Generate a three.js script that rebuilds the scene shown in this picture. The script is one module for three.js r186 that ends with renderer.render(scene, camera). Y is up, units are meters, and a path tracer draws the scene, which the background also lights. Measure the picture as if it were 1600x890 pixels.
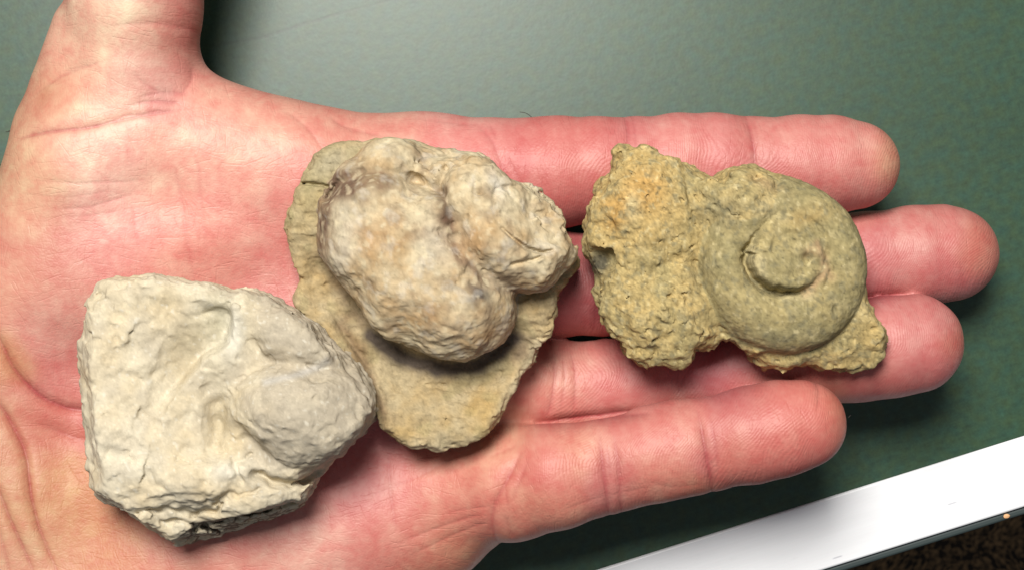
import * as THREE from 'three';
import { RoundedBoxGeometry } from 'three/addons/geometries/RoundedBoxGeometry.js';

// ------------------------------------------------------------------ camera, light, exposure
// Working units below are millimetres (table top at y = TOP); the finished meshes are scaled to metres.
const DETAIL = 1, MM = 0.001, TOP = 10, CAM = 345, REF = 45, PX = 0.12;
const scene = new THREE.Scene();
const camera = new THREE.PerspectiveCamera(2 * Math.atan((445 * PX) / (CAM - REF)) * 180 / Math.PI, 1600 / 890, 0.02, 20);
camera.position.set(0, CAM * MM, 0);
camera.up.set(0, 0, -1);
camera.lookAt(0, 0, 0);
scene.background = new THREE.Color(0.15, 0.157, 0.172);              // the dim room all round
const lamp = new THREE.RectAreaLight(new THREE.Color(1, 0.965, 0.905), 46, 0.22, 0.22);
lamp.name = 'desk_lamp';
lamp.position.set(-0.085, 0.62, -0.25);
lamp.lookAt(-0.01, 0.03, 0.0);
lamp.castShadow = true;
scene.add(lamp);
const renderer = new THREE.WebGLRenderer({ antialias: true });
renderer.toneMapping = THREE.LinearToneMapping;
renderer.toneMappingExposure = 1.0;
renderer.shadowMap.enabled = true;

// ------------------------------------------------------------------ helpers
const clamp = (x, a = 0, b = 1) => (x < a ? a : x > b ? b : x);
const lerp = (a, b, t) => a + (b - a) * t;
const smooth = (a, b, x) => { const t = clamp((x - a) / (b - a)); return t * t * (3 - 2 * t); };
const sc = (h) => PX * (CAM - h) / (CAM - REF);                     // millimetres per photograph pixel at height h
const X = (px, h) => (px - 800) * sc(h), Z = (py, h) => (py - 445) * sc(h);
const lin = (c) => { c /= 255; return c <= 0.04045 ? c / 12.92 : Math.pow((c + 0.055) / 1.055, 2.4); };
const srgb8 = (c) => Math.round(255 * clamp(c <= 0.0031308 ? c * 12.92 : 1.055 * Math.pow(c, 1 / 2.4) - 0.055));
function rng(seed) { let s = seed | 0; return () => { s = (s + 0x6d2b79f5) | 0; let t = Math.imul(s ^ (s >>> 15), 1 | s); t = (t + Math.imul(t ^ (t >>> 7), 61 | t)) ^ t; return ((t ^ (t >>> 14)) >>> 0) / 4294967296; }; }
const PERM = new Uint8Array(512);
{ const r = rng(11), p = [...Array(256).keys()]; for (let i = 255; i > 0; i--) { const j = Math.floor(r() * (i + 1)); [p[i], p[j]] = [p[j], p[i]]; } for (let i = 0; i < 512; i++) PERM[i] = p[i & 255]; }
const grad = (h, x, y, z) => { h &= 15; const u = h < 8 ? x : y, v = h < 4 ? y : h === 12 || h === 14 ? x : z; return ((h & 1) ? -u : u) + ((h & 2) ? -v : v); };
function noise(x, y, z) {
  const fx = Math.floor(x), fy = Math.floor(y), fz = Math.floor(z), A = fx & 255, B = fy & 255, C = fz & 255;
  x -= fx; y -= fy; z -= fz;
  const u = x * x * x * (x * (x * 6 - 15) + 10), v = y * y * y * (y * (y * 6 - 15) + 10), w = z * z * z * (z * (z * 6 - 15) + 10);
  const a = PERM[A] + B, aa = PERM[a] + C, ab = PERM[a + 1] + C, b = PERM[A + 1] + B, ba = PERM[b] + C, bb = PERM[b + 1] + C;
  return lerp(lerp(lerp(grad(PERM[aa], x, y, z), grad(PERM[ba], x - 1, y, z), u), lerp(grad(PERM[ab], x, y - 1, z), grad(PERM[bb], x - 1, y - 1, z), u), v),
    lerp(lerp(grad(PERM[aa + 1], x, y, z - 1), grad(PERM[ba + 1], x - 1, y, z - 1), u), lerp(grad(PERM[ab + 1], x, y - 1, z - 1), grad(PERM[bb + 1], x - 1, y - 1, z - 1), u), v), w);
}
function fbm(x, y, z, f, n) { let s = 0, a = 1; for (let i = 0; i < n; i++) { s += a * noise(x * f + i * 17.3, y * f + i * 5.1, z * f - i * 9.7); f *= 2.03; a *= 0.5; } return s; }
function ridge(x, y, z, f, n) { let s = 0, a = 1; for (let i = 0; i < n; i++) { s += a * (1 - 2 * Math.abs(noise(x * f + i * 7.9, y * f - i * 3.3, z * f + i * 13.1))); f *= 2.1; a *= 0.5; } return s; }
// chipped stone: scattered cells, each a small plane with a tilt of its own, blended over a short way
function facets(x, y, z, k) {
  const fx = Math.floor(x), fy = Math.floor(y), fz = Math.floor(z);
  let sw = 0, s = 0;
  for (let i = -1; i <= 1; i++) for (let j = -1; j <= 1; j++) for (let q = -1; q <= 1; q++) {
    const h = PERM[PERM[PERM[(fx + i) & 255] + ((fy + j) & 255)] + ((fz + q) & 255)], dx = x - (fx + i + PERM[h + 7] / 255), dy = y - (fy + j + PERM[h + 91] / 255), dz = z - (fz + q + PERM[h + 173] / 255), d = dx * dx + dy * dy + dz * dz;
    if (d > 1.4) continue;
    const w = Math.exp(-k * d);
    sw += w; s += w * (dx * (PERM[h + 31] / 127.5 - 1) + dy * (PERM[h + 57] / 127.5 - 1) + dz * (PERM[h + 131] / 127.5 - 1) + 0.35 * (PERM[h + 211] / 127.5 - 1));
  }
  return s / (sw + 1e-9);
}
// signed distance to a polyline of the plane: positive on the left of its way
function sideDist(u, v, pts) {
  let best = 1e9, side = 1, along = 0;
  const n = pts.length - 1;
  for (let i = 0; i < n; i++) {
    const ax = pts[i][0], ay = pts[i][1], bx = pts[i + 1][0] - ax, by = pts[i + 1][1] - ay, t = clamp(((u - ax) * bx + (v - ay) * by) / (bx * bx + by * by)), d = (u - ax - bx * t) ** 2 + (v - ay - by * t) ** 2;
    if (d < best) { best = d; side = bx * (v - ay) - by * (u - ax) > 0 ? 1 : -1; along = (i + t) / n; }
  }
  return [side * Math.sqrt(best), along];
}
const smin = (a, b, k) => { const h = Math.max(k - Math.abs(a - b), 0) / k; return Math.min(a, b) - h * h * k * 0.25; };
const smax = (a, b, k) => -smin(-a, -b, k);
function capsule(x, y, z, c) {                                      // c: [ax, ay, az, bx, by, bz, ra, rb]
  const px = x - c[0], py = y - c[1], pz = z - c[2], bx = c[3] - c[0], by = c[4] - c[1], bz = c[5] - c[2];
  const t = clamp((px * bx + py * by + pz * bz) / (bx * bx + by * by + bz * bz));
  return Math.hypot(px - bx * t, py - by * t, pz - bz * t) - lerp(c[6], c[7], t);
}
const cap = (ax, ay, ah, ar, bx, by, bh, br) => [X(ax, ah), ah, Z(ay, ah), X(bx, bh), bh, Z(by, bh), ar, br];
function ellipsoid(x, y, z, e) {                                    // e: centre, radii (along, up, across), turn
  const dx = x - e.x, dy = y - e.y, dz = z - e.z, u = (dx * e.c + dz * e.s) / e.a, w = (dz * e.c - dx * e.s) / e.w, v = dy / e.b;
  const k0 = Math.hypot(u, v, w), k1 = Math.hypot(u / e.a, v / e.b, w / e.w);
  return k0 < 1e-6 ? -Math.min(e.a, e.b, e.w) : k0 * (k0 - 1) / k1;
}
const ell = (px, py, h, a, w, b, deg, ref) => ({ x: X(px, ref), y: h, z: Z(py, ref), a: a * sc(ref), w: w * sc(ref), b, c: Math.cos(deg * Math.PI / 180), s: Math.sin(deg * Math.PI / 180) });
function lineDist(u, v, pts) {                                      // distance to a polyline in the plane
  let best = 1e9;
  for (let i = 0; i + 1 < pts.length; i++) {
    const ax = pts[i][0], ay = pts[i][1], bx = pts[i + 1][0] - ax, by = pts[i + 1][1] - ay, t = clamp(((u - ax) * bx + (v - ay) * by) / (bx * bx + by * by));
    best = Math.min(best, (u - ax - bx * t) ** 2 + (v - ay - by * t) ** 2);
  }
  return Math.sqrt(best);
}
const groove = (u, v, pts, w) => { const d = lineDist(u, v, pts) / w; return d > 3 ? 0 : Math.exp(-d * d); };
const blob = (u, v, cx, cy, rx, ry, deg = 0) => { const c = Math.cos(deg * Math.PI / 180), s = Math.sin(deg * Math.PI / 180), a = ((u - cx) * c + (v - cy) * s) / rx, b = ((v - cy) * c - (u - cx) * s) / ry, q = a * a + b * b; return q > 9 ? 0 : Math.exp(-q); };
function curve(pts, n, closed) {                                    // Catmull-Rom through points of the plane
  const out = [], m = pts.length, P = (i) => closed ? pts[(i + m) % m] : pts[clamp(i, 0, m - 1)];
  for (let i = 0; i < (closed ? m : m - 1); i++) for (let k = 0; k < n; k++) {
    const t = k / n, a = P(i - 1), b = P(i), c = P(i + 1), d = P(i + 2), q = (j) => 0.5 * (2 * b[j] + (c[j] - a[j]) * t + (2 * a[j] - 5 * b[j] + 4 * c[j] - d[j]) * t * t + (3 * b[j] - a[j] - 3 * c[j] + d[j]) * t * t * t);
    out.push([q(0), q(1)]);
  }
  if (!closed) out.push(pts[m - 1]);
  return out;
}
// signed distance to a closed outline, looked up in a grid; negative inside
function outline(pts, h) {
  const c = curve(pts, 3, true).map(([u, v]) => [X(u, h), Z(v, h)]), n = c.length, step = 0.3, pad = 7;
  const x0 = Math.min(...c.map((p) => p[0])) - pad, z0 = Math.min(...c.map((p) => p[1])) - pad, x1 = Math.max(...c.map((p) => p[0])) + pad, z1 = Math.max(...c.map((p) => p[1])) + pad;
  const W = Math.ceil((x1 - x0) / step) + 2, H = Math.ceil((z1 - z0) / step) + 2, g = new Float32Array(W * H);
  for (let j = 0; j < H; j++) for (let i = 0; i < W; i++) {
    const x = x0 + i * step, z = z0 + j * step;
    let d = 1e9, inside = false;
    for (let k = 0, l = n - 1; k < n; l = k++) {
      const [ax, az] = c[k], [bx, bz] = c[l], ex = bx - ax, ez = bz - az, t = clamp(((x - ax) * ex + (z - az) * ez) / (ex * ex + ez * ez));
      d = Math.min(d, (x - ax - ex * t) ** 2 + (z - az - ez * t) ** 2);
      if ((az > z) !== (bz > z) && x < (bx - ax) * (z - az) / (bz - az) + ax) inside = !inside;
    }
    g[j * W + i] = Math.sqrt(d) * (inside ? -1 : 1);
  }
  const f = (x, z) => {
    const u = clamp((x - x0) / step, 0, W - 1.001), v = clamp((z - z0) / step, 0, H - 1.001), i = Math.floor(u), j = Math.floor(v), a = u - i, b = v - j, o = j * W + i;
    return lerp(lerp(g[o], g[o + 1], a), lerp(g[o + W], g[o + W + 1], a), b);
  };
  f.box = [x0 + pad - 3, z0 + pad - 3, x1 - pad + 3, z1 - pad + 3];
  return f;
}
// a slab with that outline, its top, foot and rounding
function slab(d, y, mid, up, down, r) {
  const t = y > mid ? up : down, q = y > mid ? y - mid : mid - y, rr = Math.min(r, t * 0.98), a = d + rr, b = q - t + rr;
  return Math.hypot(Math.max(a, 0), Math.max(b, 0)) + Math.min(Math.max(a, b), 0) - rr;
}
// surface nets: meshes f = 0 inside the box lo..hi
function surface(f, lo, hi, cell, slack = 1.2) {
  const N = 8, n = [0, 1, 2].map((c) => Math.ceil((hi[c] - lo[c]) / cell / N) * N), [nx, ny, nz] = n;
  const ids = new Int32Array(nx * ny * nz).fill(-1), pos = [], sx = 1, sy = nx, sz = nx * ny, M = N + 1;
  const v = new Float32Array(M * M * M), half = N * cell / 2, reach = half * 1.74 * 1.6 + slack, edges = [];
  const E = [[0, 1], [0, 2], [0, 4], [1, 3], [1, 5], [2, 3], [2, 6], [3, 7], [4, 5], [4, 6], [5, 7], [6, 7]];
  for (let bz = 0; bz < nz; bz += N) for (let by = 0; by < ny; by += N) for (let bx = 0; bx < nx; bx += N) {
    if (Math.abs(f(lo[0] + bx * cell + half, lo[1] + by * cell + half, lo[2] + bz * cell + half)) > reach) continue;
    for (let k = 0; k < M; k++) for (let j = 0; j < M; j++) for (let i = 0; i < M; i++) v[(k * M + j) * M + i] = f(lo[0] + (bx + i) * cell, lo[1] + (by + j) * cell, lo[2] + (bz + k) * cell);
    for (let k = 0; k < N; k++) for (let j = 0; j < N; j++) for (let i = 0; i < N; i++) {
      const o = (k * M + j) * M + i, c = [v[o], v[o + 1], v[o + M], v[o + M + 1], v[o + M * M], v[o + M * M + 1], v[o + M * M + M], v[o + M * M + M + 1]];
      let mask = 0;
      for (let q = 0; q < 8; q++) if (c[q] < 0) mask |= 1 << q;
      if (mask === 0 || mask === 255) continue;
      let x = 0, y = 0, z = 0, m = 0;
      for (const [a, b] of E) if ((c[a] < 0) !== (c[b] < 0)) {
        const t = c[a] / (c[a] - c[b]);
        x += (a & 1) + (((b & 1) - (a & 1)) * t); y += ((a >> 1) & 1) + ((((b >> 1) & 1) - ((a >> 1) & 1)) * t); z += (a >> 2) + (((b >> 2) - (a >> 2)) * t); m++;
      }
      const at = (bx + i) + (by + j) * sy + (bz + k) * sz;
      ids[at] = pos.length / 3;
      pos.push(lo[0] + (bx + i + x / m) * cell, lo[1] + (by + j + y / m) * cell, lo[2] + (bz + k + z / m) * cell);
      const s0 = c[0] < 0;
      if (s0 !== (c[1] < 0)) edges.push(at, sy, sz, s0 ? 1 : 0);
      if (s0 !== (c[2] < 0)) edges.push(at, sz, sx, s0 ? 1 : 0);
      if (s0 !== (c[4] < 0)) edges.push(at, sx, sy, s0 ? 1 : 0);
    }
  }
  const index = [];
  for (let e = 0; e < edges.length; e += 4) {
    const at = edges[e], p = edges[e + 1], q = edges[e + 2], a = ids[at], b = ids[at - p], c = ids[at - p - q], d = ids[at - q];
    if (a < 0 || b < 0 || c < 0 || d < 0 || a === undefined || b === undefined || c === undefined || d === undefined) continue;
    if (edges[e + 3]) index.push(a, c, b, a, d, c); else index.push(a, b, c, a, c, d);
  }
  const g = new THREE.BufferGeometry();
  g.setAttribute('position', new THREE.BufferAttribute(new Float32Array(pos), 3));
  g.setIndex(new THREE.BufferAttribute(new Uint32Array(index), 1));
  let vol = 0;
  for (let i = 0; i < index.length; i += 3) { const a = index[i] * 3, b = index[i + 1] * 3, c = index[i + 2] * 3; vol += pos[a] * (pos[b + 1] * pos[c + 2] - pos[b + 2] * pos[c + 1]) - pos[a + 1] * (pos[b] * pos[c + 2] - pos[b + 2] * pos[c]) + pos[a + 2] * (pos[b] * pos[c + 1] - pos[b + 1] * pos[c]); }
  if (vol < 0) { const ix = g.index.array; for (let i = 0; i < ix.length; i += 3) { const t = ix[i + 1]; ix[i + 1] = ix[i + 2]; ix[i + 2] = t; } }
  g.computeVertexNormals();
  return g;
}
const shadows = (o) => { o.traverse((m) => { if (m.isMesh) { m.castShadow = true; m.receiveShadow = true; } }); return o; };
function part(name, geometry, material, parent) { const m = new THREE.Mesh(geometry, material); m.name = name; parent.add(m); return m; }
// moves a geometry that is in millimetres to metres about the thing's base
function toMetres(g, base) { const p = g.attributes.position.array; for (let i = 0; i < p.length; i += 3) for (let c = 0; c < 3; c++) p[i + c] = (p[i + c] - base[c]) * MM; return g; }
function thing(name, label, category, base) { const o = new THREE.Group(); o.name = name; o.position.set(base[0] * MM, base[1] * MM, base[2] * MM); o.userData = { label, category }; scene.add(o); return o; }
function data(w, h, fill, colour) {
  const a = new Uint8Array(w * h * 4), t = new THREE.DataTexture(a, w, h);
  fill(a);
  t.magFilter = THREE.LinearFilter; t.minFilter = THREE.LinearMipmapLinearFilter; t.generateMipmaps = true; t.wrapS = t.wrapT = THREE.RepeatWrapping;
  if (colour) t.colorSpace = THREE.SRGBColorSpace;
  t.needsUpdate = true;
  return t;
}

// ------------------------------------------------------------------ the floor and the table
{
  const n = 512, rand = rng(5);
  const tile = (u, v, f, s) => { const a = u * Math.PI * 2, b = v * Math.PI * 2; return noise(Math.cos(a) * f + s, Math.sin(a) * f + Math.cos(b) * f, Math.sin(b) * f - s); };
  const carpet = data(n, n, (a) => {
    for (let y = 0; y < n; y++) for (let x = 0; x < n; x++) {
      const jx = tile(x / n, y / n, 3, 2) * 0.9, jy = tile(x / n, y / n, 3, 12) * 0.9, cx = x / n * 24 + jx, cy = y / n * 24 + jy + (Math.floor(cx) % 2) * 0.5, loop = Math.max(0, 1 - 1.5 * Math.hypot(cx - Math.floor(cx) - 0.5, cy - Math.floor(cy) - 0.5)), k = Math.max(0.1, 0.3 + 0.75 * loop + 0.9 * tile(x / n, y / n, 9, 4) + 0.8 * tile(x / n, y / n, 4, 24));
      a.set([srgb8(0.12 * k), srgb8(0.07 * k), srgb8(0.03 * k), 255], (y * n + x) * 4);
    }
  }, true);
  carpet.repeat.set(14, 14);
  const floor = new THREE.Mesh(new THREE.PlaneGeometry(2.4, 2.4).rotateX(-Math.PI / 2), new THREE.MeshStandardMaterial({ map: carpet, bumpMap: carpet, bumpScale: 0.003, roughness: 1 }));
  floor.name = 'floor'; floor.userData = { kind: 'structure' }; floor.position.set(0, -0.72, 0);
  scene.add(shadows(floor));
}
// the rim of the table runs along this line of the picture, at table height
const rimA = [X(930, TOP), Z(890, TOP)], rimB = [X(1600, TOP), Z(680, TOP)];
const rimTurn = Math.atan2(rimB[1] - rimA[1], rimB[0] - rimA[0]);      // turn of the rim in the table plane
const rimMid = [(rimA[0] + rimB[0]) / 2, (rimA[1] + rimB[1]) / 2];
{
  const table = thing('table', 'dark green laminate table with a white rim strip, under the open hand', 'table', [rimMid[0], TOP, rimMid[1]]);
  table.rotation.y = -rimTurn;                                        // x runs along the rim, -z into the table
  const n = 1024, mark = new Float32Array(n * n), rand = rng(77), size = 0.32;
  const cv = document.createElement('canvas'); cv.width = cv.height = n;
  const c = cv.getContext('2d');
  c.fillStyle = '#808080'; c.fillRect(0, 0, n, n);
  const toTex = (px, py) => { const x = X(px, TOP) - rimMid[0], z = Z(py, TOP) - rimMid[1], cs = Math.cos(rimTurn), sn = Math.sin(rimTurn), lx = x * cs + z * sn, lz = z * cs - x * sn; return [(lx * MM / size + 0.5) * n, (1 + lz * MM / size) * n]; };
  const stroke = (pts, w, col) => { c.strokeStyle = col; c.lineWidth = w; c.lineCap = 'round'; c.beginPath(); pts.forEach(([u, v], i) => c[i ? 'lineTo' : 'moveTo'](...toTex(u, v))); c.stroke(); };
  stroke([[330, 72], [410, 58], [470, 38], [540, 18], [625, -4], [700, -20]], 1.6, 'rgba(40,40,40,0.75)');
  stroke([[410, 58], [470, 38], [540, 18]], 1.2, 'rgba(20,20,20,0.6)');
  stroke([[0, 150], [40, 149]], 1.2, 'rgba(60,60,60,0.6)');
  stroke([[652, 70], [651, 95]], 1.6, 'rgba(60,60,60,0.6)');
  stroke([[718, 135], [720, 158]], 1.6, 'rgba(30,30,30,0.6)');
  stroke([[630, 133], [760, 158]], 1, 'rgba(90,90,90,0.5)');
  for (let i = 0; i < 130; i++) { const u = -50 + rand() * 1700, v = -40 + rand() * 900, a = rand() * 6.3, l = 6 + rand() * 40; stroke([[u, v], [u + Math.cos(a) * l, v + Math.sin(a) * l]], 0.7 + rand() * 0.5, rand() < 0.5 ? 'rgba(90,90,90,0.22)' : 'rgba(170,170,170,0.18)'); }
  for (let i = 0; i < 260; i++) { const [x, y] = toTex(-50 + rand() * 1700, -40 + rand() * 900); c.fillStyle = rand() < 0.4 ? 'rgba(200,200,185,0.5)' : 'rgba(50,50,50,0.4)'; c.beginPath(); c.ellipse(x, y, 0.7 + rand(), 0.6 + rand() * 0.6, rand() * 3, 0, 7); c.fill(); }
  const im = c.getImageData(0, 0, n, n).data;
  const col = data(n, n, (a) => {
    for (let i = 0; i < n * n; i++) {
      const x = i % n, y = Math.floor(i / n), m = im[i * 4] / 128 - 1, s = noise(x * 0.23, y * 0.23, 3) * 0.7 + noise(x * 0.09, y * 0.6, 8) * 0.5 + (rand() - 0.5) * 0.8, l = noise(x * 0.01, y * 0.014, 1);
      const k = 1.1 + 0.36 * s + 0.12 * l + 0.6 * m, hue = noise(x * 0.13, y * 0.13, 20) * 0.3;
      a.set([srgb8(0.023 * k * (1 + hue)), srgb8(0.056 * k), srgb8(0.030 * k * (1 - hue)), 255], i * 4);
    }
  }, true);
  const bump = data(n, n, (a) => { for (let i = 0; i < n * n; i++) { const x = i % n, y = Math.floor(i / n), k = clamp(128 + (rand() - 0.5) * 60 + 46 * noise(x * 0.21, y * 0.21, 9) + 30 * noise(x * 0.5, y * 0.5, 2) + (im[i * 4] - 128) * 0.7, 0, 255); a.set([k, k, k, 255], i * 4); } });
  const topMat = new THREE.MeshPhysicalMaterial({ map: col, bumpMap: bump, bumpScale: 0.00002, roughness: 0.42, specularIntensity: 1 });
  const g = new THREE.BoxGeometry(0.64, 0.026, 0.48);
  const p = g.attributes.position, uv = g.attributes.uv;
  g.translate(0, -0.013, -0.24);
  for (let i = 0; i < p.count; i++) uv.setXY(i, p.getX(i) / size + 0.5, 1 + p.getZ(i) / size);
  part('table_top', g, topMat, table);
  const wide = (1.0 * 119 * Math.cos(Math.atan(0.32)) - 7) * sc(TOP) * MM;
  const cw = 512, stains = data(cw, 64, (a) => {
    const r = rng(3);
    for (let i = 0; i < cw * 64; i++) { const x = i % cw, y = Math.floor(i / cw), s = 0.85 + 0.03 * noise(x * 0.06, y * 0.1, 4) + 0.02 * noise(x * 0.02, y * 0.7, 9) - 0.12 * Math.max(0, noise(x * 0.3, y * 0.3, 14) - 0.5); a.set([srgb8(s * 0.985), srgb8(s), srgb8(s * 1.03), 255], i * 4); }
    for (const [u, v, k] of [[300, 40, 0.9], [258, 56, 0.86]]) for (let d = 0; d < 3; d++) a.set([150 * k + 60, 152 * k + 60, 160 * k + 60, 255], (v * cw + u + d) * 4);
  }, true);
  const strip = new RoundedBoxGeometry(0.64, 0.0267, wide, 3, 0.0006);
  strip.translate(0, -0.01305, wide / 2 + 0.00005);
  { const q = strip.attributes.position, w = strip.attributes.uv; for (let i = 0; i < q.count; i++) w.setXY(i, q.getX(i) / 0.32 + 0.5, q.getZ(i) / wide); }
  part('rim_strip', strip, new THREE.MeshPhysicalMaterial({ map: stains, roughness: 0.35 }), table);
  const lip = new RoundedBoxGeometry(0.64, 0.0255, 0.0016, 3, 0.0006);
  lip.translate(0, -0.0134, wide + 0.00095);
  part('rim_lip', lip, new THREE.MeshStandardMaterial({ color: new THREE.Color(0.03, 0.045, 0.045), roughness: 0.6 }), table);
  const chip = new THREE.IcosahedronGeometry(0.0005, 2), cp = chip.attributes.position;
  for (let i = 0; i < cp.count; i++) { const k = 1 + 0.35 * noise(cp.getX(i) * 1500, cp.getY(i) * 1500, cp.getZ(i) * 1500); cp.setXYZ(i, cp.getX(i) * k * 1.4, cp.getY(i) * k * 0.6, cp.getZ(i) * k); }
  chip.computeVertexNormals();
  const hx = X(1575, TOP) - rimMid[0], hz = Z(806, TOP) - rimMid[1];
  chip.translate((hx * Math.cos(rimTurn) + hz * Math.sin(rimTurn)) * MM, -0.0004, (hz * Math.cos(rimTurn) - hx * Math.sin(rimTurn)) * MM);
  part('rim_chip', chip, new THREE.MeshStandardMaterial({ color: new THREE.Color(0.75, 0.42, 0.2), roughness: 0.6 }), table);
  shadows(table);
}

// ------------------------------------------------------------------ the hand
// skin maps, drawn over the palm as it lies in the table plane: photograph pixels at height 42
const SK = { u0: -110, v0: -70, w: 1740, h: 1020, W: 2048, H: 1200 };
const skinX = (px) => (px - SK.u0) / SK.w * SK.W, skinY = (py) => (py - SK.v0) / SK.h * SK.H;
const CREASES = [
  [[[836, 664], [880, 659], [940, 652], [1010, 642]], 7, 0.9], [[[1320, 474], [1370, 466], [1440, 457]], 6, 0.8],  // shade where fingers meet, drawn in as dark creases
                                                     // [points, width, depth 0..1]
  [[[30, 222], [60, 216], [110, 211], [165, 204], [205, 190]], 5, 0.9], [[[150, 206], [200, 196], [245, 185], [290, 176]], 3, 0.75],
  [[[190, 190], [235, 184], [262, 178]], 3, 0.6], [[[215, 172], [250, 164], [290, 165]], 4, 0.6], [[[228, 160], [262, 150], [300, 150]], 4, 0.45],
  [[[50, 152], [85, 135], [110, 122], [150, 112], [185, 104]], 4, 0.5], [[[105, 120], [150, 108]], 3, 0.4], [[[200, 54], [250, 50], [312, 50]], 6, 0.3],
  [[[222, 120], [240, 140], [268, 152], [300, 150]], 4, 0.35], [[[300, 105], [300, 130], [290, 150]], 4, 0.4],
  [[[60, 286], [140, 290], [235, 284]], 2.5, 0.35], [[[90, 330], [150, 326], [215, 305]], 2.5, 0.35], [[[70, 345], [160, 338], [260, 318]], 2, 0.2], [[[40, 305], [120, 312], [190, 300]], 2, 0.2],
  [[[280, 260], [290, 330], [305, 440]], 4, 0.28], [[[300, 225], [315, 260], [320, 330], [330, 440]], 3, 0.22], [[[215, 310], [222, 380], [230, 430]], 3, 0.2], [[[250, 300], [258, 380], [262, 430]], 3, 0.15],
  [[[-60, 455], [0, 515], [28, 575], [60, 615], [95, 636], [150, 650], [240, 700]], 8, 1.0], [[[60, 660], [100, 680], [135, 690]], 10, 0.35],
  [[[-50, 560], [0, 622], [22, 660], [44, 712], [55, 780], [72, 840], [98, 900]], 6, 1.0], [[[-50, 690], [0, 752], [28, 816], [62, 900]], 6, 0.9], [[[10, 628], [40, 690], [52, 730]], 4, 0.5], [[[-10, 780], [10, 830], [25, 900]], 5, 0.5],
  [[[978, 165], [982, 205], [980, 250], [986, 340]], 6, 0.55], [[[991, 170], [993, 210], [992, 250]], 4, 0.35],
  [[[1171, 172], [1176, 215], [1179, 255], [1176, 335]], 5, 0.75], [[[1182, 180], [1184, 225]], 3, 0.3],
  [[[745, 190], [770, 222], [786, 262], [808, 310]], 6, 0.35], [[[765, 190], [775, 215]], 5, 0.25], [[[790, 240], [810, 280], [840, 340]], 5, 0.3], [[[510, 180], [545, 200], [600, 212]], 4, 0.35], [[[440, 170], [480, 200], [505, 235]], 4, 0.3],
  [[[930, 372], [936, 440], [932, 520]], 7, 0.5], [[[944, 372], [950, 440], [946, 520]], 5, 0.35], [[[1348, 330], [1354, 385], [1352, 440], [1362, 475]], 5, 0.45],
  [[[862, 540], [868, 585], [862, 632], [858, 650]], 5, 0.6], [[[876, 545], [884, 590], [878, 640]], 3, 0.4], [[[894, 548], [901, 590], [899, 640]], 5, 0.5],
  [[[1066, 560], [1062, 590], [1070, 620]], 5, 0.5], [[[1080, 560], [1082, 590], [1090, 615]], 4, 0.4], [[[1262, 555], [1268, 600], [1262, 630]], 5, 0.4],
  [[[1084, 635], [1090, 680], [1098, 720], [1112, 775]], 6, 0.85], [[[1100, 640], [1108, 690], [1114, 735]], 3, 0.45],
  [[[934, 670], [938, 720], [944, 760], [952, 810]], 6, 0.7], [[[955, 672], [962, 720], [966, 770], [972, 800]], 5, 0.6], [[[944, 690], [950, 740]], 3, 0.4],
  [[[815, 700], [798, 735], [775, 780], [770, 820], [782, 860]], 7, 0.6], [[[824, 715], [812, 745], [802, 775]], 4, 0.4], [[[800, 720], [790, 752], [796, 790]], 3, 0.4], [[[790, 800], [800, 835]], 4, 0.35],
  [[[606, 700], [609, 755], [620, 830]], 4, 0.35], [[[560, 780], [640, 750], [740, 700]], 4, 0.22], [[[620, 850], [690, 820], [750, 800]], 3, 0.4], [[[640, 870], [700, 838], [760, 812]], 3, 0.4], [[[700, 800], [730, 790], [765, 785]], 2.5, 0.35],
  [[[810, 690], [790, 700], [760, 712]], 3, 0.3], [[[640, 180], [720, 190], [745, 192]], 3, 0.2], [[[880, 770], [900, 740], [940, 730]], 3, 0.15], [[[870, 790], [930, 770], [1010, 752]], 2.2, 0.25], [[[1000, 745], [1050, 752], [1090, 748]], 3, 0.2],
];
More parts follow.
